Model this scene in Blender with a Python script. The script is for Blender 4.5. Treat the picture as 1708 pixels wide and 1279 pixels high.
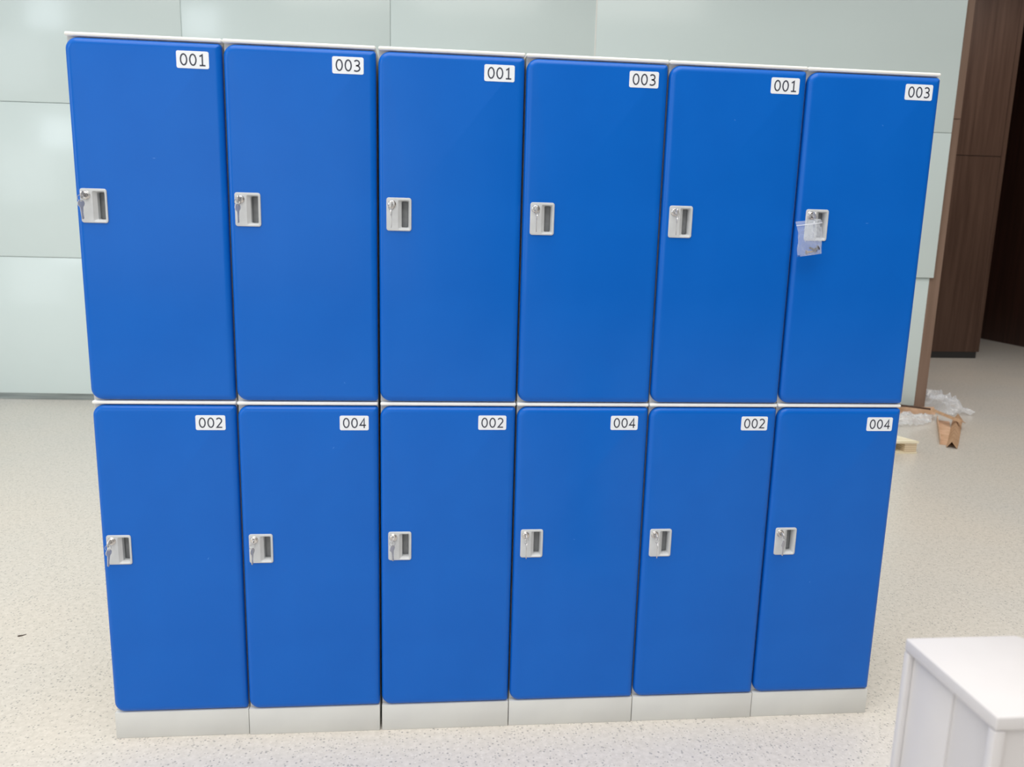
import bpy, bmesh, math, random
from mathutils import Vector, Matrix, noise
PI = math.pi
random.seed(4); noise.seed_set(7)
sc = bpy.context.scene
col = sc.collection
for o in list(bpy.data.objects): bpy.data.objects.remove(o)

# ---------------------------------------------------------------- camera
cam_d = bpy.data.cameras.new('camera'); cam = bpy.data.objects.new('camera', cam_d); col.objects.link(cam)
CX = Vector((0.99524685, -0.0939876, 0.02549622))
CY = Vector((0.00723245, -0.18975119, -0.98180559))
CZ = Vector((0.09711548, 0.97732329, -0.18816951))
m = Matrix.Identity(4)
for i in range(3):
    m[i][0] = CX[i]; m[i][1] = -CY[i]; m[i][2] = -CZ[i]
m[0][3], m[1][3], m[2][3] = -0.2302, -2.1691, 1.4806
cam.matrix_world = m
cam_d.sensor_fit = 'HORIZONTAL'; cam_d.sensor_width = 36
cam_d.lens = 1324.293 / 1708 * 36
cam_d.clip_start = 0.05; cam_d.clip_end = 200
cam_d.dof.use_dof = True; cam_d.dof.focus_distance = 2.35; cam_d.dof.aperture_fstop = 4.6
sc.camera = cam

# ---------------------------------------------------------------- view + world + lights
sc.view_settings.view_transform = 'Standard'; sc.view_settings.look = 'None'
sc.view_settings.exposure = 0.0; sc.view_settings.gamma = 1.0; sc.view_settings.use_curve_mapping = False
w = bpy.data.worlds.new('world'); sc.world = w; w.use_nodes = True
nt = w.node_tree; nt.nodes.clear()
out = nt.nodes.new('ShaderNodeOutputWorld'); bg = nt.nodes.new('ShaderNodeBackground')
tc = nt.nodes.new('ShaderNodeTexCoord'); sep = nt.nodes.new('ShaderNodeSeparateXYZ')
nt.links.new(tc.outputs['Generated'], sep.inputs[0])
rmp = nt.nodes.new('ShaderNodeValToRGB')
rmp.color_ramp.elements[0].position = 0.0; rmp.color_ramp.elements[0].color = (0.66, 0.70, 0.72, 1)
rmp.color_ramp.elements[1].position = 1.0; rmp.color_ramp.elements[1].color = (1.75, 1.70, 1.60, 1)
e = rmp.color_ramp.elements.new(0.35); e.color = (0.70, 0.72, 0.73, 1)
nt.links.new(sep.outputs['Z'], rmp.inputs[0])
nt.links.new(rmp.outputs[0], bg.inputs[0]); bg.inputs[1].default_value = 0.66
nt.links.new(bg.outputs[0], out.inputs[0])
sky = bpy.data.lights.new('skylight', 'AREA'); sky.shape = 'RECTANGLE'; sky.size = 7; sky.size_y = 8
sky.energy = 560; sky.color = (1.0, 0.975, 0.93)
so = bpy.data.objects.new('skylight', sky); col.objects.link(so); so.location = (-1.0, -3.0, 7.5)
win = bpy.data.lights.new('front_windows', 'AREA'); win.shape = 'RECTANGLE'; win.size = 6; win.size_y = 4
win.energy = 80; win.color = (0.94, 0.98, 1.0)
wo = bpy.data.objects.new('front_windows', win); col.objects.link(wo); wo.location = (-3.4, -8.6, 2.6)
wo.rotation_euler = (math.radians(90), 0, math.radians(-15))
win2 = bpy.data.lights.new('high_window', 'AREA'); win2.shape = 'RECTANGLE'; win2.size = 3; win2.size_y = 3
win2.energy = 230; win2.color = (0.82, 0.92, 1.0)
wo2 = bpy.data.objects.new('high_window', win2); col.objects.link(wo2); wo2.location = (-12.1, -8.5, 7.0)
wo2.rotation_euler = (math.radians(90), 0, math.radians(-20))

win3 = bpy.data.lights.new('side_window', 'AREA'); win3.shape = 'RECTANGLE'; win3.size = 5; win3.size_y = 3.5
win3.energy = 110; win3.color = (0.9, 0.95, 1.0)
wo3 = bpy.data.objects.new('side_window', win3); col.objects.link(wo3); wo3.location = (-11.0, -4.2, 2.6)
wo3.rotation_euler = (math.radians(90), 0, math.radians(-90))
cl = bpy.data.lights.new('corridor_fill', 'AREA'); cl.shape = 'RECTANGLE'; cl.size = 1.5; cl.size_y = 1.5
cl.energy = 45; cl.color = (1.0, 0.95, 0.88)  # added fill light, lifts the dark floor by the corridor
clo = bpy.data.objects.new('corridor_fill', cl); col.objects.link(clo); clo.location = (6.2, 5.6, 4.8)

# ---------------------------------------------------------------- materials
def mat(name, color=(.8, .8, .8), rough=.5, metal=0, spec=.5, coat=0):
    mt = bpy.data.materials.new(name); mt.use_nodes = True
    b = mt.node_tree.nodes['Principled BSDF']
    b.inputs['Base Color'].default_value = (*color, 1); b.inputs['Roughness'].default_value = rough
    b.inputs['Metallic'].default_value = metal; b.inputs['Specular IOR Level'].default_value = spec
    b.inputs['Coat Weight'].default_value = coat; b.inputs['Coat Roughness'].default_value = .14 if 'panel' in name else .2
    return mt
def N(mt, t, **kw):
    n = mt.node_tree.nodes.new(t)
    for k, v in kw.items():
        if hasattr(n, k): setattr(n, k, v)
        else: n.inputs[k].default_value = v
    return n
def L(mt, a, b): mt.node_tree.links.new(a, b)
def P(mt): return mt.node_tree.nodes['Principled BSDF']
def noisy(mt, c1, c2, scale, coord='Object', stretch=None, detail=4, lo=.35, hi=.65, rough=None, bump=0):
    tc = N(mt, 'ShaderNodeTexCoord'); src = tc.outputs[coord]
    if stretch:
        mp = N(mt, 'ShaderNodeMapping'); mp.inputs['Scale'].default_value = stretch
        L(mt, src, mp.inputs[0]); src = mp.outputs[0]
    n = N(mt, 'ShaderNodeTexNoise'); n.inputs['Scale'].default_value = scale; n.inputs['Detail'].default_value = detail
    L(mt, src, n.inputs['Vector'])
    r = N(mt, 'ShaderNodeValToRGB'); r.color_ramp.elements[0].position = lo; r.color_ramp.elements[1].position = hi
    r.color_ramp.elements[0].color = (*c1, 1); r.color_ramp.elements[1].color = (*c2, 1)
    L(mt, n.outputs[0], r.inputs[0]); L(mt, r.outputs[0], P(mt).inputs['Base Color'])
    if bump:
        b = N(mt, 'ShaderNodeBump'); b.inputs['Strength'].default_value = bump; b.inputs['Distance'].default_value = .002
        L(mt, n.outputs[0], b.inputs['Height']); L(mt, b.outputs[0], P(mt).inputs['Normal'])
    return r

M = {}
# blue moulded door plastic with a very faint mottling
M['blue'] = mat('blue_plastic', (.010, .125, .52), .45, spec=.05, coat=.45)
noisy(M['blue'], (.0010, .117, .530), (.0018, .124, .550), 5, detail=2)
M['body'] = mat('offwhite_plastic', (.74, .74, .71), .42)
noisy(M['body'], (.64, .64, .615), (.68, .68, .65), 8, detail=2)
M['top'] = mat('cream_plastic', (.80, .79, .74), .4)
noisy(M['top'], (.88, .87, .83), (.91, .90, .86), 8, detail=2)
M['lock'] = mat('grey_plastic', (.55, .56, .57), .35)
noisy(M['lock'], (.56, .575, .59), (.61, .625, .64), 30, detail=2)
M['pit'] = mat('dark_grey_plastic', (.24, .25, .26), .5)
noisy(M['pit'], (.22, .23, .24), (.27, .28, .29), 30, detail=2)
M['chrome'] = mat('nickel_metal', (.72, .70, .68), .22, metal=.92)
noisy(M['chrome'], (.60, .575, .55), (.74, .72, .70), 60, detail=2)
M['key'] = mat('key_metal', (.55, .54, .53), .28, metal=.45)
noisy(M['key'], (.50, .49, .48), (.60, .59, .58), 60, detail=2)
M['slot'] = mat('black_slot', (.02, .02, .02), .5)
M['sticker'] = mat('white_sticker', (.84, .87, .92), .4)
M['ink'] = mat('grey_ink', (.035, .040, .065), .5)

# terrazzo floor
f = M['floor'] = mat('terrazzo', (.6, .56, .5), .27, spec=.45)
tcn = N(f, 'ShaderNodeTexCoord')
n1 = N(f, 'ShaderNodeTexNoise'); n1.inputs['Scale'].default_value = 55; n1.inputs['Detail'].default_value = 5
n1.inputs['Roughness'].default_value = .65
n2 = N(f, 'ShaderNodeTexNoise'); n2.inputs['Scale'].default_value = .9; n2.inputs['Detail'].default_value = 3
for n in (n1, n2): L(f, tcn.outputs['Object'], n.inputs['Vector'])
r1 = N(f, 'ShaderNodeValToRGB'); r1.color_ramp.elements[0].position = .36; r1.color_ramp.elements[1].position = .66
r1.color_ramp.elements[0].color = (.615, .575, .525, 1); r1.color_ramp.elements[1].color = (.710, .665, .612, 1)
L(f, n1.outputs[0], r1.inputs[0])
def chips(scale, thr, frac, color, prev):
    v = N(f, 'ShaderNodeTexVoronoi'); v.inputs['Scale'].default_value = scale
    L(f, tcn.outputs['Object'], v.inputs['Vector'])
    lt = N(f, 'ShaderNodeMapRange'); lt.inputs['From Min'].default_value = thr; lt.inputs['From Max'].default_value = thr * .7
    L(f, v.outputs['Distance'], lt.inputs['Value'])
    s = N(f, 'ShaderNodeSeparateColor'); L(f, v.outputs['Color'], s.inputs[0])
    g = N(f, 'ShaderNodeMath', operation='LESS_THAN'); g.inputs[1].default_value = frac; L(f, s.outputs[0], g.inputs[0])
    mu = N(f, 'ShaderNodeMath', operation='MULTIPLY'); L(f, lt.outputs[0], mu.inputs[0]); L(f, g.outputs[0], mu.inputs[1])
    mx = N(f, 'ShaderNodeMix', data_type='RGBA'); L(f, mu.outputs[0], mx.inputs['Factor'])
    L(f, prev, mx.inputs[6]); mx.inputs[7].default_value = (*color, 1)
    return mx.outputs[2]
c = chips(75, .28, .45, (.400, .385, .365), r1.outputs[0])
c = chips(120, .34, .35, (.470, .445, .410), c)
c = chips(90, .34, .25, (.72, .68, .63), c)
mx = N(f, 'ShaderNodeMix', data_type='RGBA', blend_type='MULTIPLY'); mx.inputs['Factor'].default_value = 1
r2 = N(f, 'ShaderNodeValToRGB'); r2.color_ramp.elements[0].position = .35; r2.color_ramp.elements[1].position = .65
r2.color_ramp.elements[0].color = (.95, .96, .97, 1); r2.color_ramp.elements[1].color = (1.0, .985, .965, 1)
L(f, n2.outputs[0], r2.inputs[0]); L(f, c, mx.inputs[6]); L(f, r2.outputs[0], mx.inputs[7])
L(f, mx.outputs[2], P(f).inputs['Base Color'])

M['glasswall'] = mat('pale_green_glass_panel', (.60, .66, .62), .30, spec=.4, coat=.35)
noisy(M['glasswall'], (.700, .805, .800), (.715, .820, .815), .7, detail=2)
M['joint'] = mat('panel_joint', (.30, .32, .30), .6)
M['steel'] = mat('dull_steel', (.20, .225, .225), .32, metal=.7)
noisy(M['steel'], (.24, .27, .265), (.36, .40, .39), 6, stretch=(.4, .4, 8))
def wood(name, a, b, sx=9):
    mt = mat(name, a, .42, spec=.4)
    noisy(mt, a, b, 2.2, stretch=(sx, sx, .35), detail=8, lo=.3, hi=.72)
    return mt
M['wood'] = wood('walnut_veneer', (.064, .033, .022), (.118, .068, .048))
M['woodlight'] = wood('walnut_trim', (.21, .135, .098), (.29, .195, .148))
M['wooddark'] = wood('dark_walnut', (.036, .016, .011), (.070, .030, .021))
M['black'] = mat('black_skirting', (.03, .03, .03), .4)
M['mull'] = mat('grey_paint', (.35, .36, .37), .7, spec=.2)
M['shade_slab'] = mat('grey_shade_slab', (.60, .59, .57), .8)
M['card'] = mat('cardboard', (.50, .31, .18), .8, spec=.2)
noisy(M['card'], (.46, .28, .165), (.58, .37, .23), 18, detail=5)
M['cardin'] = mat('cardboard_inside', (.62, .40, .27), .8, spec=.2)
noisy(M['cardin'], (.55, .35, .22), (.68, .45, .31), 14, detail=5)
M['pine'] = mat('pine_board', (.80, .70, .50), .7, spec=.3)
noisy(M['pine'], (.80, .70, .50), (.90, .83, .66), 6, stretch=(1, 8, 8), detail=6)
M['ply'] = mat('plywood_edge', (.72, .58, .42), .8, spec=.2)
wv = N(M['ply'], 'ShaderNodeTexWave', bands_direction='Z'); wv.inputs['Scale'].default_value = 22; wv.inputs['Distortion'].default_value = .6
tcp = N(M['ply'], 'ShaderNodeTexCoord'); L(M['ply'], tcp.outputs['Object'], wv.inputs['Vector'])
rp = N(M['ply'], 'ShaderNodeValToRGB'); rp.color_ramp.elements[0].color = (.46, .33, .21, 1); rp.color_ramp.elements[1].color = (.76, .63, .45, 1)
rp.color_ramp.elements[1].position = .35
L(M['ply'], wv.outputs[0], rp.inputs[0]); L(M['ply'], rp.outputs[0], P(M['ply']).inputs['Base Color'])
M['white'] = mat('white_plastic', (.80, .79, .79), .45)
noisy(M['white'], (.605, .583, .585), (.625, .603, .605), 10, detail=2)
def film(name, dens, tint=(.93, .95, 1), rough=.12):
    mt = bpy.data.materials.new(name); mt.use_nodes = True; nt = mt.node_tree; nt.nodes.clear()
    o = nt.nodes.new('ShaderNodeOutputMaterial')
    tr = nt.nodes.new('ShaderNodeBsdfTransparent'); tr.inputs[0].default_value = (.96, .97, .98, 1)
    df = nt.nodes.new('ShaderNodeBsdfPrincipled'); df.inputs['Base Color'].default_value = (*tint, 1)
    df.inputs['Roughness'].default_value = rough; df.inputs['Specular IOR Level'].default_value = .9
    mx = nt.nodes.new('ShaderNodeMixShader'); lw = nt.nodes.new('ShaderNodeLayerWeight'); lw.inputs[0].default_value = .35
    mr = nt.nodes.new('ShaderNodeMapRange'); mr.inputs['To Min'].default_value = dens; mr.inputs['To Max'].default_value = min(1, dens + .65)
    nt.links.new(lw.outputs['Facing'], mr.inputs['Value']); nt.links.new(mr.outputs[0], mx.inputs[0])
    nt.links.new(tr.outputs[0], mx.inputs[1]); nt.links.new(df.outputs[0], mx.inputs[2]); nt.links.new(mx.outputs[0], o.inputs[0])
    return mt
M['wrap'] = film('plastic_wrap', .17)
M['zip'] = film('zip_bag_film', .19, (.88, .92, 1))
M['zipline'] = mat('zip_seal', (.85, .88, .95), .3)
M['fleck'] = mat('debris', (.08, .06, .05), .8)
M['screwdark'] = mat('dark_metal', (.05, .04, .055), .5, metal=.2)
M['brass'] = mat('brass_metal', (.50, .36, .24), .35, metal=.8)

# ---------------------------------------------------------------- helpers
def obj(name, bm, mtl, parent=None, smooth=None, loc=None):
    bmesh.ops.recalc_face_normals(bm, faces=bm.faces)
    me = bpy.data.meshes.new(name); bm.to_mesh(me); bm.free()
    for x in (mtl if isinstance(mtl, (list, tuple)) else [mtl]): me.materials.append(x)
    if smooth is not None:
        for p in me.polygons: p.use_smooth = True
        me.set_sharp_from_angle(angle=math.radians(smooth))
    o = bpy.data.objects.new(name, me); col.objects.link(o)
    if parent: o.parent = parent
    if loc: o.location = loc
    return o
def empty(name, loc, rz=0):
    o = bpy.data.objects.new(name, None); col.objects.link(o); o.location = loc; o.rotation_euler = (0, 0, rz)
    o.empty_display_size = .05
    return o
def tag(o, label=None, cat=None, group=None, kind=None):
    if label: o['label'] = label
    if cat: o['category'] = cat
    if group: o['group'] = group
    if kind: o['kind'] = kind
    return o
def box(bm, x0, x1, y0, y1, z0, z1, bev=0, seg=2, mi=0):
    r = bmesh.ops.create_cube(bm, size=1)
    for v in r['verts']:
        v.co = Vector(((x0 + x1) / 2 + v.co.x * (x1 - x0), (y0 + y1) / 2 + v.co.y * (y1 - y0), (z0 + z1) / 2 + v.co.z * (z1 - z0)))
    fs = set(fc for v in r['verts'] for fc in v.link_faces)
    for fc in fs: fc.material_index = mi
    if bev:
        es = list(set(ed for v in r['verts'] for ed in v.link_edges))
        bmesh.ops.bevel(bm, geom=es, offset=bev, segments=seg, affect='EDGES', profile=.5)
    return r['verts']
def rrect(x0, x1, z0, z1, r, n=8):
    """r = radii (bottom-left, bottom-right, top-right, top-left); returns CCW xz points seen from -y"""
    pts = []
    for (cx, cz, rr, a0) in ((x0, z0, r[0], PI), (x1, z0, r[1], 1.5 * PI), (x1, z1, r[2], 0), (x0, z1, r[3], .5 * PI)):
        sx = 1 if cx == x0 else -1; sz = 1 if cz == z0 else -1
        for k in range(n + 1):
            a = a0 + k / n * PI / 2
            pts.append((cx + sx * rr + rr * math.cos(a), cz + sz * rr + rr * math.sin(a)))
    return pts
def ring(bm, pts, y): return [bm.verts.new((x, y, z)) for x, z in pts]
def bridge(bm, a, b, mi=0):
    n = len(a)
    for i in range(n):
        fc = bm.faces.new((a[i], a[(i + 1) % n], b[(i + 1) % n], b[i])); fc.material_index = mi
def fill_between(bm, a, b):
    es = []
    for lp in (a, b):
        for i in range(len(lp)):
            ed = bm.edges.get((lp[i], lp[(i + 1) % len(lp)])) or bm.edges.new((lp[i], lp[(i + 1) % len(lp)]))
            es.append(ed)
    bmesh.ops.triangle_fill(bm, edges=es, use_beauty=True)
def extr_poly(bm, pts3, vec):
    """closed polygon of 3d points extruded along vec"""
    a = [bm.verts.new(p) for p in pts3]; b = [bm.verts.new(Vector(p) + vec) for p in pts3]
    bm.faces.new(a); bm.faces.new(list(reversed(b)))
    bridge(bm, a, b)
def tube(bm, pts, r, n=8, closed=False):
    rings = []; N_ = len(pts)
    for i, p in enumerate(pts):
        p = Vector(p)
        q0 = Vector(pts[(i - 1) % N_] if closed or i else pts[0]); q1 = Vector(pts[(i + 1) % N_] if closed or i < N_ - 1 else pts[-1])
        t = (q1 - q0).normalized(); u = t.orthogonal().normalized() if not rings else None
        if u is None:
            u = (pu - t * pu.dot(t)).normalized()
        pu = u; v = t.cross(u)
        rings.append([bm.verts.new(p + (u * math.cos(2 * PI * k / n) + v * math.sin(2 * PI * k / n)) * r) for k in range(n)])
    for i in range(N_ - 1): bridge(bm, rings[i], rings[i + 1])
    if closed: bridge(bm, rings[-1], rings[0])
    else: bm.faces.new(rings[0]); bm.faces.new(list(reversed(rings[-1])))
def lathe_y(bm, prof, n=28, cx=0, cz=0):
    """prof list of (radius, y); axis along y through (cx,cz)"""
    rs = []
    for r, y in prof:
        if r < 1e-6: rs.append([bm.verts.new((cx, y, cz))])
        else: rs.append([bm.verts.new((cx + r * math.cos(2 * PI * k / n), y, cz + r * math.sin(2 * PI * k / n))) for k in range(n)])
    for a, b in zip(rs, rs[1:]):
        if len(a) == 1 or len(b) == 1:
            c, o = (a[0], b) if len(a) == 1 else (b[0], a)
            for k in range(n): bm.faces.new((c, o[k], o[(k + 1) % n]))
        else: bridge(bm, a, b)

# ---------------------------------------------------------------- setting
S, Y0 = -.045, 4.5                       # the panelled wall runs y = Y0 + S*x
YAW = math.atan(S)
bm = bmesh.new(); box(bm, -16, 16, -12, 16, -.1, 0); tag(obj('floor', bm, M['floor']), 'pale speckled terrazzo floor', kind='structure')
ws = empty('wall_back', (0, Y0, 0), YAW)
tag(ws, 'pale green panelled wall behind the lockers', kind='structure')
ex = [-11.84, -10.23, -8.62, -7.01, -5.41, -3.83, -2.20, -.595, 1.022, 4.025]
K = 1 / math.cos(YAW)
zs = [(.055, 1.176), (1.180, 2.372), (2.376, 3.57), (3.574, 4.77), (4.774, 5.9)]
bm = bmesh.new(); box(bm, ex[0] * K, (4.0) * K, .035, .25, 0, 5.9); tag(obj('panel_backing', bm, M['joint'], ws))
for a, b in zip(ex, ex[1:]):
    for r, (z0, z1) in enumerate(zs):
        bm = bmesh.new(); rec = .022 if (r == 0 and b == ex[-1]) else 0
        box(bm, a * K + .0015, b * K - .0015 - rec, rec, .035, z0, z1, .0012, 2)
        obj('wall_panel', bm, M['glasswall'], ws, 40)
bm = bmesh.new(); box(bm, 1.022 * K - .004, 1.022 * K + .004, -.003, .03, 1.18, 5.9, .001, 2); obj('lit_edge_strip', bm, M['top'], ws, 40)  # cream strip standing in for light caught on the panel edge
bm = bmesh.new(); box(bm, ex[0] * K, 4.0 * K, .012, .034, 0, .053, .001, 1)
sk = obj('baseboard_back', bm, M['steel']); sk.location = (0, Y0, 0); sk.rotation_euler = (0, 0, YAW); tag(sk, 'dull steel skirting strip under the pale panelled wall', kind='structure')
# brown end post of the panelled wall, with a joint
t1 = empty('trim_1', (0, Y0, 0), YAW); tag(t1, 'brown wooden end post of the pale wall', kind='structure')
for z0, z1 in ((0, 2.488), (2.494, 5.9)):
    bm = bmesh.new(); box(bm, 4.005 * K, 4.108 * K, .036, .30, z0, z1, .001, 1); obj('post_board', bm, M['woodlight'], t1)
# recess walls on the right
bm = bmesh.new(); box(bm, 4.0, 4.09, 4.6, 7.5, 0, 4.9); tag(obj('wall_return', bm, M['wood']), 'dark return wall', kind='structure')
ww = empty('wall_right', (0, 7.5, 0)); tag(ww, 'dark brown wood veneer wall on the right', kind='structure')
for z0, z1 in ((.085, 2.548), (2.556, 4.9)):
    bm = bmesh.new(); box(bm, 4.09, 6.80, 0, .05, z0, z1, .001, 1); obj('veneer_board', bm, M['wood'], ww)
bm = bmesh.new(); box(bm, 6.802, 6.86, -.004, 4.5, .085, 4.9, .002, 1); obj('corner_board', bm, M['wood'], ww)
bm = bmesh.new(); box(bm, 4.09, 6.80, .02, .06, 0, 4.9); obj('backing', bm, M['black'], ww)
bm = bmesh.new(); box(bm, 4.09, 6.83, 7.505, 7.519, 0, .085); tag(obj('baseboard_right', bm, M['black']), 'black skirting under the wood veneer wall', kind='structure')
bm = bmesh.new(); box(bm, 8.4, 8.5, 2.5, 12, 0, 4.9); tag(obj('wall_side', bm, M['wooddark']), 'nearly black wood wall of the corridor', kind='structure')
bm = bmesh.new(); box(bm, 6.0, 8.5, 12, 12.1, 0, 4.9); tag(obj('wall_far', bm, M['wooddark']), 'dark end wall of the corridor', kind='structure')
bm = bmesh.new(); box(bm, 4.115, 8.5, 6.9, 12.1, 4.9, 5.1); tag(obj('shading_ceiling', bm, M['shade_slab']), 'unseen slab over the corridor, added to block light from above', kind='structure')  # unseen slab, put in to keep overhead light out of the corridor
bm = bmesh.new(); box(bm, -13, 4.1, 2.5, 4.2, 4.7, 4.9); tag(obj('shading_ceiling', bm, M['shade_slab']), 'unseen soffit added to shade the panelled wall', kind='structure')  # added overhead slab, darkens the top of the panelled wall
bm = bmesh.new(); box(bm, 1.2, 11, -9.4, -9.26, 0, 6.5); tag(obj('dimming_wall_front', bm, M['wood']), 'unseen dark wood wall added to darken reflections in the lockers', kind='structure')  # added out of view so the right-hand doors reflect something dark
bm = bmesh.new(); box(bm, 11, 11.1, -9.26, 2.5, 0, 6.5); tag(obj('dimming_wall_east', bm, M['wood']), 'unseen dark wood wall added on the right to cut light', kind='structure')  # added out of view, cuts light and reflections from the right
# made-up glazing bars behind the viewer, added for soft bands in wall reflections
tr = empty('reflection_bars', (0, -9, 0)); tag(tr, 'unseen glazing bars added for their soft reflections', kind='structure')
for k in range(9):
    bm = bmesh.new(); box(bm, -12.05 + 2.6 * k, -11.85 + 2.6 * k, 0, .25, 0, 7); obj('reflection_mullion', bm, M['mull'], tr)
for z in (0, 3.4, 6.9):
    bm = bmesh.new(); box(bm, -12.05, 9, .05, .2, z, z + .18); obj('reflection_transom', bm, M['mull'], tr)

# ---------------------------------------------------------------- digits
def arc(cx, cy, rx, ry, a0, a1, n=14): return [(cx + rx * math.cos(math.radians(a0 + (a1 - a0) * k / n)), cy + ry * math.sin(math.radians(a0 + (a1 - a0) * k / n))) for k in range(n + 1)]
# glyph box 0.62 wide, 1 high, strokes centre lines
G = {
 '0': [(True, arc(.31, .5, .26, .45, 0, 360, 32)[:-1])],
 '1': [(False, [(.10, .79), (.33, .93), (.33, .05)]), (False, [(.08, .045), (.58, .045)])],
 '2': [(False, [(.07, .82)] + arc(.28, .70, .25, .25, 125, -32, 16) + [(.08, .05), (.57, .05)])],
 '3': [(False, [(.07, .86)] + arc(.27, .73, .235, .222, 112, -78, 14) + [(.20, .515)]), (False, [(.20, .515)] + arc(.25, .275, .29, .235, 80, -118, 18) + [(.05, .10)])],
 '4': [(False, [(.45, .0), (.45, .94), (.05, .28), (.62, .28)])],
}
def stroke(bm, pts, closed, wd, y, h, ox, oz, s):
    n = len(pts); A = []; Bv = []
    P2 = [Vector((p[0] * s + ox, p[1] * s + oz)) for p in pts]
    for i, p in enumerate(P2):
        d0 = (p - P2[i - 1]).normalized() if (i or closed) else (P2[1] - p).normalized()
        d1 = (P2[(i + 1) % n] - p).normalized() if (i < n - 1 or closed) else d0
        nn = Vector((-(d0 + d1).y, (d0 + d1).x))
        nn = nn.normalized() if nn.length > 1e-6 else Vector((-d0.y, d0.x))
        k = min(2.2, 1 / max(.3, nn.dot(Vector((-d0.y, d0.x)))))
        q = nn * wd / 2 * k
        A.append(p + q); Bv.append(p - q)
    fa = [bm.verts.new((p.x, y, p.y)) for p in A]; fb = [bm.verts.new((p.x, y, p.y)) for p in Bv]
    ba = [bm.verts.new((p.x, y + h, p.y)) for p in A]; bb = [bm.verts.new((p.x, y + h, p.y)) for p in Bv]
    rng = range(n if closed else n - 1)
    for i in rng:
        j = (i + 1) % n
        bm.faces.new((fa[i], fa[j], fb[j], fb[i])); bm.faces.new((ba[i], bb[i], bb[j], ba[j]))
        bm.faces.new((fa[i], ba[i], ba[j], fa[j])); bm.faces.new((fb[i], fb[j], bb[j], bb[i]))
    if not closed:
        bm.faces.new((fa[0], fb[0], bb[0], ba[0])); bm.faces.new((fa[-1], ba[-1], bb[-1], fb[-1]))

# ---------------------------------------------------------------- lockers
XS = [-1.1457, -.7669, -.3826, .0002, .3827, .7654, 1.1469]
YS = [.0047, -.0018, -.0025, -.0024, -.0008, -.0008, .0036]
ZB, ZM, ZT = .0835, 1.002, 1.936
STK = {(0, 1): (-.8385, 1.8814), (1, 1): (-.4553, 1.884), (2, 1): (-.0684, 1.8817), (3, 1): (.3144, 1.8823), (4, 1): (.7021, 1.8826), (5, 1): (1.0833, 1.882),
       (0, 0): (-.8365, .948), (1, 0): (-.4504, .949), (2, 0): (-.0677, .9508), (3, 0): (.3106, .9509), (4, 0): (.6962, .950), (5, 0): (1.0809, .9482)}
LCK = {(0, 1): (-1.0991, 1.5175), (1, 1): (-.7159, 1.5185), (2, 1): (-.3271, 1.5169), (3, 1): (.055, 1.5155), (4, 1): (.4372, 1.5176), (5, 1): (.8267, 1.5189),
       (0, 0): (-1.0978, .5845), (1, 0): (-.7133, .5845), (2, 0): (-.3258, .5874), (3, 0): (.0546, .5898), (4, 0): (.4385, .5867), (5, 0): (.8240, .5856)}
ORD = ['leftmost', 'second from left', 'third from left', 'third from right', 'second from right', 'rightmost']
NUM = {1: ['001', '003'], 0: ['002', '004']}
def bevel_rings(bm, x0, x1, z0, z1, R, b, yf, n=8, seg=5, by=None):
    """rounded-front slab: rings from y=yf+b at the full outline to y=yf at the outline inset by b"""
    out_ = []
    for k in range(seg + 1):
        a = k / seg * PI / 2; ins = b * (1 - math.cos(a)); y = yf + (by or b) * (1 - math.sin(a))
        out_.append(ring(bm, rrect(x0 + ins, x1 - ins, z0 + ins, z1 - ins, [max(.0012, r - ins) for r in R], n), y))
    for a, b_ in zip(out_, out_[1:]): bridge(bm, a, b_)
    return out_[0], out_[-1]
def scuff(bm, x, z, ln, ang):
    d = Vector((math.cos(ang), 0, math.sin(ang))); p = Vector((x, -.00035, z)); q = Vector((-d.z, 0, d.x)) * .0006
    vs = [bm.verts.new(p - d * ln / 2), bm.verts.new(p + q), bm.verts.new(p + d * ln / 2), bm.verts.new(p - q)]
    bm.faces.new(vs)
M['scuff'] = mat('scuff', (.10, .30, .75), .6)
SCUFF = {(0, 1): [(-.945, 1.640, .010, .05)], (4, 1): [(.57, 1.79, .006, -.8)], (5, 1): [(.99, 1.792, .006, -.6), (.975, 1.528, .010, .1)],
         (1, 0): [(-.508, .878, .008, .8)], (1, 1): [(-.475, 1.062, .006, -.7)], (0, 0): [(-.86, .555, .008, 1.0)], (5, 0): [(.915, .452, .006, .4)], (3, 0): [(.18, .60, .005, -.5)]}
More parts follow.
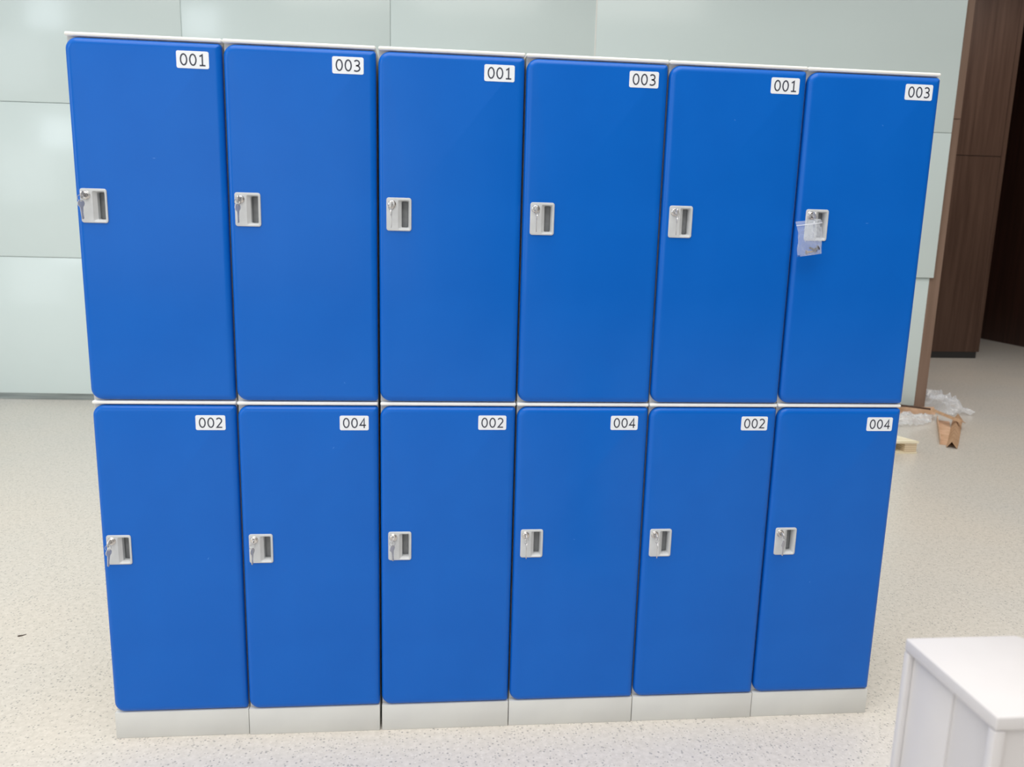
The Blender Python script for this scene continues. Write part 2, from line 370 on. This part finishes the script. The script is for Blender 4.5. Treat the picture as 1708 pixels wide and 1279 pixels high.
for i in range(6):
    xa, xb = XS[i], XS[i + 1]; w_ = xb - xa; yaw = 0; ym = (YS[i] + YS[i + 1]) / 2
    for up in (0, 1):
        num = NUM[up][i % 2]
        root = empty('locker', (xa, ym, ZM + .0047 if up else 0), yaw)
        z0w = root.location.z
        tag(root, 'blue-doored plastic locker numbered %s, %s in the %s row' % (num, ORD[i], 'upper' if up else 'lower'), 'locker', 'blue numbered lockers standing in two rows')
        g = .0012 if i not in (1, 2) else .0012
        gl = .0012 + (.0022 if i == 2 else 0); gr = .0012 + (.0022 if i == 1 else 0)
        zlo = 0 if up else ZB - .001
        zhi = (ZT if up else ZM + .0046) - z0w      # top of the top panel
        zpan = zhi - .0096
        # carcass: open-front box with a frame
        bm = bmesh.new(); T = .020; bl = .0026 + (.001 if i == 2 else 0); br = .0026 + (.001 if i == 1 else 0)
        yf, yb = .0192, .50
        o_ = [(bl, zlo), (w_ - br, zlo), (w_ - br, zpan), (bl, zpan)]
        n_ = [(bl + T, zlo + T), (w_ - br - T, zlo + T), (w_ - br - T, zpan - T), (bl + T, zpan - T)]
        A = ring(bm, o_, yf); B_ = ring(bm, n_, yf); Cc = ring(bm, n_, yb - .01); D = ring(bm, o_, yb)
        bridge(bm, A, B_); bridge(bm, B_, Cc); bm.faces.new(Cc); bridge(bm, A, D); bm.faces.new(D)
        obj('carcass', bm, M['body'], root)
        # top panel
        bm = bmesh.new(); box(bm, gl, w_ - gr, .0045, .503, zpan, zhi, .0044, 4); obj('top_panel', bm, M['top'], root, 40)
        if not up:
            bm = bmesh.new(); box(bm, gl, w_ - gr, .003, .495, 0, ZB - .0015, .0012, 2); obj('plinth', bm, M['body'], root, 40)
        # door
        dz0 = (.0028 if up else ZB); dz1 = zpan - .0024
        dl = (.0008 if i == 0 else .0026) + (.0003 if i == 2 else 0); dr = w_ - (.0008 if i == 5 else .0026) - (.0003 if i == 1 else 0)
        R = (.030, .008, .009, .030)
        bm = bmesh.new()
        lo, fr = bevel_rings(bm, dl, dr, dz0, dz1, R, .0165, 0, 10, 7, .0125)
        bk = ring(bm, rrect(dl, dr, dz0, dz1, R, 10), .0185)
        bridge(bm, bk, lo)
        lx, lz = LCK[(i, up)]; lx -= xa; lz -= z0w
        px0, px1, pz0, pz1 = lx + .0065, lx + .0245, lz - .034, lz + .0345   # pocket opening in plate
        hole = rrect(lx - .0030, lx + .0292, lz - .0400, lz + .0376, (.004,) * 4, 3)
        hf = ring(bm, hole, 0); hb = ring(bm, hole, .0185)
        fill_between(bm, fr, hf); bridge(bm, hf, hb); fill_between(bm, bk, hb)
        door = obj('door', bm, M['blue'], root, 30)
        if (i, up) in SCUFF:
            for sx, sz, ln, an in SCUFF[(i, up)]:
                bm = bmesh.new(); scuff(bm, sx - xa, sz - z0w, ln, an); obj('scuff_mark', bm, M['scuff'], door)
        # lock plate with dished pocket
        bm = bmesh.new(); hw, hh = .0328, .0430
        lo, fr = bevel_rings(bm, lx - hw, lx + hw, lz - hh, lz + hh, (.0065,) * 4, .0016, -.0030, 5, 3)
        bk = ring(bm, rrect(lx - hw, lx + hw, lz - hh, lz + hh, (.0065,) * 4, 5), -.0001); bridge(bm, bk, lo)
        d0 = ring(bm, rrect(lx - .0025, lx + .0285, lz - .0395, lz + .0370, (.004,) * 4, 5), -.0030)
        fill_between(bm, fr, d0)
        d0b = ring(bm, rrect(lx - .0012, lx + .0275, lz - .0380, lz + .0360, (.004,) * 4, 5), -.0014); bridge(bm, d0, d0b)
        d1 = ring(bm, rrect(px0, px1, pz0, pz1, (.003,) * 4, 5), .0050); bridge(bm, d0b, d1)
        d2 = ring(bm, rrect(px0 + .0006, px1 - .0006, pz0 + .0006, pz1 - .0006, (.003,) * 4, 5), .018); bridge(bm, d1, d2)
        plate = obj('lock_plate', bm, M['lock'], door, 35); plate['label'] = 'grey lock plate with recessed finger pull'
        bm = bmesh.new(); d2 = ring(bm, rrect(px0 + .0006, px1 - .0006, pz0 + .0006, pz1 - .0006, (.003,) * 4, 5), .018)
        d3 = ring(bm, rrect(px0 + .0014, px1 - .0014, pz0 + .001, pz1 - .001, (.003,) * 4, 5), .0230); bridge(bm, d2, d3); bm.faces.new(d3)
        obj('pocket_bottom', bm, M['pit'], plate)
        # lock cylinder
        bm = bmesh.new(); cxk, czk = lx - .0185, lz + .0262
        lathe_y(bm, [(.0112, -.0030), (.0112, -.0042), (.0104, -.0052), (.0088, -.0056), (.0084, -.0080), (.0076, -.0086), (0, -.0086)], 28, cxk, czk)
        cyl = obj('lock_cylinder', bm, M['chrome'], door, 35); cyl['label'] = 'round nickel lock cylinder'
        bm = bmesh.new(); box(bm, cxk - .0011, cxk + .0011, -.0090, -.0082, czk - .0050, czk + .0050); obj('key_slot', bm, M['slot'], cyl)
        # number sticker
        sx, sz = STK[(i, up)]; sx -= xa; sz -= z0w
        bm = bmesh.new(); lo, fr = bevel_rings(bm, sx - .0395, sx + .0395, sz - .0207, sz + .0207, (.0045,) * 4, .0003, -.0008, 5, 2); bm.faces.new(fr)
        bk = ring(bm, rrect(sx - .0395, sx + .0395, sz - .0207, sz + .0207, (.0045,) * 4, 5), 0); bridge(bm, bk, lo)
        st = obj('number_sticker', bm, M['sticker'], door); st['label'] = 'white sticker reading %s' % num
        bm = bmesh.new(); s = .0285
        for k, ch in enumerate(num):
            for cl, pts in G[ch]: stroke(bm, pts, cl, .0034, -.0011, .0003, sx - .0305 + k * .0224, sz - .0142, s)
        obj('numerals', bm, M['ink'], st)

# ---------------------------------------------------------------- keys
def key_bm(bow=.0100):
    """key lying in local XZ plane, bow hole at origin, blade hanging down -z; thickness along y"""
    bm = bmesh.new(); th = .0021
    outl = []
    for k in range(13):   # bow: rounded trapezoid-ish head
        a = math.radians(-60 + 300 * k / 12)
        outl.append((bow * math.cos(a) * (1.0), -.0062 + bow * .92 * math.sin(a)))
    outl = outl[:]       # from lower right CCW round to lower left
    blade = [(-.0038, -.0175), (-.0036, -.0430), (-.0010, -.0455), (.0016, -.0440), (.0030, -.0415), (.0018, -.0395), (.0031, -.0370), (.0012, -.0345), (.0030, -.0320), (.0017, -.0295), (.0032, -.0265), (.0036, -.0215), (.0038, -.0175)]
    outl += blade
    hole = [(.0026 * math.cos(2 * PI * k / 12), .0018 * math.sin(2 * PI * k / 12)) for k in range(12)]
    rings = []
    for y in (-th / 2, th / 2):
        A = ring(bm, outl, y); H = ring(bm, hole, y); fill_between(bm, A, H); rings.append((A, H))
    bridge(bm, rings[0][0], rings[1][0]); bridge(bm, rings[0][1], rings[1][1])
    return bm
kb = key_bm(); bmesh.ops.recalc_face_normals(kb, faces=kb.faces)
key_mesh = bpy.data.meshes.new('key'); kb.to_mesh(key_mesh); kb.free(); key_mesh.materials.append(M['key'])
# (turn of the key in the lock, ring yaw, hanging key yaw, sway left/right)
KV = {(0, 1): (8, 25, 62, -6), (1, 1): (5, 60, 62, -2), (2, 1): (0, 80, 84, 0), (3, 1): (-3, 88, 90, 0), (4, 1): (-12, 86, 80, -2), (5, 1): (-15, 60, 60, -6),
      (0, 0): (10, 35, 66, 7), (1, 0): (25, 70, 68, 3), (2, 0): (15, 40, 50, -8), (3, 0): (-2, 88, 88, 0), (4, 0): (-8, 70, 78, 6), (5, 0): (-20, 20, 35, -4)}
for (i, up), (turn, ry, ky, sway) in KV.items():
    lx, lz = LCK[(i, up)]
    num = NUM[up][i % 2]
    ybase = (YS[i] + YS[i + 1]) / 2
    root = empty('key_set', (lx - .0185, ybase, lz + .0262))
    tag(root, 'nickel keys in the lock of locker %s, %s in the %s row' % (num, ORD[i], 'upper' if up else 'lower'), 'keys', 'key sets hanging in the locker locks')
    # inserted key: its blade points into the lock (+y), bow stands out edge-on
    k1 = bpy.data.objects.new('key', key_mesh); col.objects.link(k1); k1.parent = root
    # map local: blade(-z) -> +y ; bow plane -> YZ
    Rm = Matrix.Rotation(math.radians(turn), 4, 'Y') @ Matrix(((0, 1, 0, 0), (0, 0, -1, 0), (1, 0, 0, 0), (0, 0, 0, 1)))
    ybow = -.0300
    k1.matrix_local = Matrix.Translation((0, ybow, 0)) @ Rm
    # ring passing through the bow hole, hanging down
    rr = .0078
    bm = bmesh.new(); pts = [(rr * math.cos(2 * PI * k / 24), 0, rr * math.sin(2 * PI * k / 24)) for k in range(24)]
    tube(bm, pts, .0006, 6, True)
    rg = obj('key_ring', bm, M['chrome'], root, 60)
    sw = math.radians(sway)
    cxr = math.sin(sw) * rr; czr = -math.cos(sw) * rr
    rg.location = (cxr, ybow, czr - .0005); rg.rotation_euler = (0, 0, math.radians(ry if i < 5 or not up else ry) * .35)
    k2 = bpy.data.objects.new('key', key_mesh); col.objects.link(k2); k2.parent = root
    k2.location = (cxr * 2, ybow, czr * 2 - .0002); k2.rotation_euler = (0, -sw * .8 * -1, math.radians(ky))

# ---------------------------------------------------------------- zip bag hanging on the upper right keys
BX = .8222 - .0185; bagy = -.040
root = empty('zip_bag', (.80, bagy, 1.53))
tag(root, 'small clear zip bag hanging from the keys of the rightmost upper locker', 'plastic bag')
cor = {'tl': (-.0520, -.004), 'tr': (.0215, .006), 'br': (.0300, -.0880), 'bl': (-.0340, -.0980)}
def bagpt(u, v):
    x = (cor['tl'][0] * (1 - u) + cor['tr'][0] * u) * (1 - v) + (cor['bl'][0] * (1 - u) + cor['br'][0] * u) * v
    z = (cor['tl'][1] * (1 - u) + cor['tr'][1] * u) * (1 - v) + (cor['bl'][1] * (1 - u) + cor['br'][1] * u) * v
    return x, z
bm = bmesh.new(); nu, nv = 26, 34
grid = {}
for sd in (-1, 1):
    for a in range(nu + 1):
        for b in range(nv + 1):
            u, v = a / nu, b / nv; x, z = bagpt(u, v)
            puff = .0085 * (math.sin(PI * u) ** .6) * (max(0, math.sin(PI * max(0, (v - .14) / .86))) ** .7) * (.4 + .9 * v)
            wr = .0030 * noise.noise(Vector((x * 60, z * 60, sd * 4))) + .0016 * noise.noise(Vector((x * 150, z * 110, sd)))
            x += .0022 * noise.noise(Vector((0, z * 45, 3))) + (.004 * math.sin(v * 5) if a == 0 else 0)
            edge = a in (0, nu) or b in (0, nv)
            y = sd * puff + (wr if not edge else 0) - .004 * math.sin(PI * u)
            grid[sd, a, b] = bm.verts.new((x, y, z))
for sd in (-1, 1):
    for a in range(nu):
        for b in range(nv): bm.faces.new((grid[sd, a, b], grid[sd, a + 1, b], grid[sd, a + 1, b + 1], grid[sd, a, b + 1]))
bmesh.ops.remove_doubles(bm, verts=bm.verts, dist=.00005)
obj('bag_film', bm, M['zip'], root, 80)
bm = bmesh.new(); zl = []
for k in range(13):
    x, z = bagpt(k / 12, .115); zl.append((x, -.0055 * math.sin(PI * k / 12) - .0022, z))
tube(bm, zl, .0009, 6); zo = obj('zip_seal', bm, M['zipline'], root, 60)
def screw(bm, p, d, ln, r, hr):
    d = Vector(d).normalized(); p = Vector(p)
    prof = [(0, 0), (hr, 0), (hr, .0024), (r, .0030)] + [(r * (1 if k % 2 else .8), .0030 + ln * k / 12) for k in range(12)] + [(0, .0035 + ln)]
    bm2 = bmesh.new(); lathe_y(bm2, prof, 12)
    q = Vector((0, 1, 0)).rotation_difference(d).to_matrix().to_4x4(); q.translation = p
    bmesh.ops.transform(bm2, matrix=q, verts=bm2.verts)
    me = bpy.data.meshes.new('t'); bm2.to_mesh(me); bm2.free(); bm.from_mesh(me); bpy.data.meshes.remove(me)
for nm, mt_, p, d, ln, r, hr, lb in (
    ('screw', 'screwdark', (.8130, bagy - .001, 1.4505), (-1, .05, .35), .018, .0032, .0075, 'larger dark screw at the bottom right of the clear zip bag'),
    ('screw', 'screwdark', (.8180, bagy - .003, 1.4590), (-.9, .1, -.5), .015, .0032, .0072, 'dark screw lying uppermost in the clear zip bag'),
    ('screw', 'brass', (.7850, bagy, 1.4440), (1, 0, .15), .018, .0027, .0060, 'brownish brass screw at the bottom left of the clear zip bag')):
    bm = bmesh.new(); screw(bm, (0, 0, 0), d, ln, r, hr)
    tag(obj(nm, bm, M[mt_], None, 40, p), lb, 'screw')

# ---------------------------------------------------------------- white stand in the foreground
root = empty('pedestal', (.412, -1.408, 0)); tag(root, 'blurred white plastic stand with recessed side panels, in front of the lockers', 'stand')
W_, D_, H_ = .170, .181, .95
bm = bmesh.new(); ch = .010
pts = [(0, 0, H_ - .018), (W_, 0, H_ - .018), (W_, D_ - ch, H_ - .018), (W_ - ch, D_, H_ - .018), (0, D_, H_ - .018)]
extr_poly(bm, pts, Vector((0, 0, .018)))
bmesh.ops.bevel(bm, geom=[e_ for e_ in bm.edges], offset=.0025, segments=3, affect='EDGES', profile=.5)
tp = obj('top', bm, M['white'], root, 40)
for x0, y0 in ((0, 0), (W_ - .014, 0), (0, D_ - .012), (W_ - .014, D_ - .012)):
    bm = bmesh.new(); box(bm, x0, x0 + .014, y0, y0 + .012, 0, H_ - .0185, .002, 2); obj('leg', bm, M['white'], root, 40)
bm = bmesh.new(); box(bm, .010, .016, .0125, .085, .02, H_ - .019); box(bm, .0065, .0125, .0845, D_ - .0125, .02, H_ - .019, .0015, 2)
obj('side_panel', bm, M['white'], root, 40)
for x0, x1, y0, y1 in ((.0145, W_ - .0145, .005, .009), (.0145, W_ - .0145, D_ - .009, D_ - .005), (W_ - .010, W_ - .005, .0125, D_ - .0125)):
    bm = bmesh.new(); box(bm, x0, x1, y0, y1, .02, H_ - .019); obj('side_panel', bm, M['white'], root)

# ---------------------------------------------------------------- packing leftovers on the floor behind
# pallet corner
ang = math.atan2(3.32 - 2.995, 3.256 - 3.199)
root = empty('pallet', (3.196, 2.990, 0), 0); tag(root, 'light pine pallet corner with plywood block, on the floor behind the lockers', 'pallet')
bm = bmesh.new(); extr_poly(bm, [(0, 0, .074), (-.9, .0, .074), (-.86, .9, .074), (-.16, .42, .074)][::-1], Vector((0, 0, .016))); obj('deck_board', bm, M['pine'], root)
bm = bmesh.new(); box(bm, -.096, -.008, .006, .12, .012, .0738, .001, 1); obj('block', bm, M['ply'], root)
bm = bmesh.new(); box(bm, -.62, -.52, .006, .12, .012, .0738, .001, 1); obj('block', bm, M['ply'], root)
bm = bmesh.new(); box(bm, -.9, -.004, .0, .14, .0005, .0118); obj('bottom_board', bm, M['pine'], root)
# cardboard angle strips
def angle_strip(name, a, b, wl, wr, h, roll=0, th=.004, m_=None, label='', cat='cardboard strip', lift=0):
    """V/L profile board folded along a ridge from a to b; wings go down to the floor on both sides"""
    a = Vector(a); b = Vector(b); d = (b - a).normalized(); s = Vector((d.y, -d.x, 0)).normalized(); up = Vector((0, 0, 1))
    prof = [(-wl, lift), (0, h), (wr, lift), (wr - th * 1.6, lift), (0, h - th * 1.8), (-wl + th * 1.6, lift)]
    bm = bmesh.new(); rs = []
    ln = (b - a).length; n = 10
    for k in range(n + 1):
        p = d * (ln * k / n) + up * 0; w_ = noise.noise(Vector((k * .7, h * 30, 1))) * .004
        rs.append([bm.verts.new(p + s * (q[0] + (w_ if j != 1 else 0)) + up * (q[1] + .0006)) for j, q in enumerate(prof)])
    for r0, r1 in zip(rs, rs[1:]): bridge(bm, r0, r1)
    bm.faces.new(rs[0]); bm.faces.new(rs[-1])
    o = obj(name, bm, m_ or M['card'], None, 30, (a.x, a.y, a.z)); tag(o, label, cat, 'torn cardboard strips on the floor'); return o
angle_strip('cardboard_strip', (3.545, 3.13, .0055), (4.20, 4.02, .0055), .034, .040, .050, label='folded cardboard strip nearest to the viewer, its open end facing forward')
# channel-shaped strip left of it
a = Vector((3.525, 3.235, .0)); b = Vector((4.00, 4.00, .0)); d = (b - a).normalized(); s = Vector((d.y, -d.x, 0))
bm = bmesh.new(); ln = (b - a).length
pr = [(0, .001), (.095, .001), (.095, .005), (.005, .005), (.005, .042), (0, .042)]
rs = [[bm.verts.new(d * (ln * k / 8) + s * q[0] + Vector((0, 0, q[1]))) for q in pr] for k in range(9)]
for r0, r1 in zip(rs, rs[1:]): bridge(bm, r0, r1)
bm.faces.new(rs[0]); bm.faces.new(rs[-1])
tag(obj('cardboard_strip', bm, M['cardin'], None, 30, a), 'flat cardboard strip with an upturned left edge, beside the folded strip', 'cardboard strip', 'torn cardboard strips on the floor')
angle_strip('cardboard_strip', (3.985, 3.66, .062), (4.02, 4.10, .062), .016, .032, .020, lift=0, label='short cardboard strip lying slantwise across the two strips in front', m_=M['card'])
angle_strip('cardboard_strip', (4.14, 4.26, .0), (3.45, 4.24, .0), .030, .030, .060, label='long pinkish cardboard strip running behind the locker edge', m_=M['cardin'])
bm = bmesh.new(); box(bm, 0, .32, 0, .012, 0, .016, .002, 1)
o = obj('wood_stick', bm, M['wood'], None, None, (3.72, 4.21, .085)); o.rotation_euler = (0, math.radians(5), math.radians(-12)); tag(o, 'thin dark stick by the locker edge, on the plastic wrap', 'stick')
# crumpled plastic wrap
def crumple(name, quad, h, seed, label, nx=60, ny=48, amp=.05):
    bm = bmesh.new(); g_ = {}
    Q = [Vector(q) for q in quad]; c0 = (Q[0] + Q[1] + Q[2] + Q[3]) / 4
    for a in range(nx + 1):
        for b in range(ny + 1):
            u, v = a / nx, b / ny
            p = (Q[0] * (1 - u) + Q[1] * u) * (1 - v) + (Q[3] * (1 - u) + Q[2] * u) * v
            ed = min(u, 1 - u, v, 1 - v)
            q3 = Vector((p.x * 3.1, p.y * 3.1, seed))
            n1_ = noise.noise_vector(q3 * 1.3); n2_ = noise.noise_vector(q3 * 4.1); n3_ = noise.noise_vector(q3 * 9)
            p = p + Vector((n1_.x, n1_.y, 0)) * amp * 1.5 + Vector((n2_.x, n2_.y, 0)) * amp * .45
            rid = 1 - abs(noise.noise(q3 * 2.2)) * 2; rid2 = 1 - abs(noise.noise(q3 * 5.5)) * 2
            z = h * min(1, ed * 5) * (.45 + .40 * max(0, rid)) + .024 * max(0, rid2) + .006 * abs(n3_.z) + .004
            g_[a, b] = bm.verts.new((p.x - c0.x, p.y - c0.y, max(.003, z)))
    for a in range(nx):
        for b in range(ny): bm.faces.new((g_[a, b], g_[a + 1, b], g_[a + 1, b + 1], g_[a, b + 1]))
    o = obj(name, bm, M['wrap'], None, 25, (c0.x, c0.y, 0)); tag(o, label, 'plastic wrap'); return o
crumple('plastic_wrap', [(3.98, 4.72, 0), (4.20, 4.12, 0), (4.50, 4.20, 0), (4.50, 5.05, 0)], .14, 1.7, 'large crumpled clear plastic wrap piled on the cardboard strips')
crumple('plastic_wrap', [(3.35, 3.70, 0), (3.86, 3.86, 0), (4.02, 4.10, 0), (3.50, 4.08, 0)], .05, 5.2, 'smaller crumpled plastic wrap lying flat between locker edge and cardboard', amp=.03)
# tiny floor debris
bm = bmesh.new(); extr_poly(bm, [(-.012, 0, .0005), (-.004, -.004, .0005), (.004, .002, .0005), (.014, .012, .0005), (.002, .006, .0005), (-.008, .005, .0005)], Vector((0, 0, .002)))
tag(obj('debris_fleck', bm, M['fleck'], None, None, (-1.71, .626, 0)), 'tiny dark fleck of debris on the floor left of the lockers', 'debris')
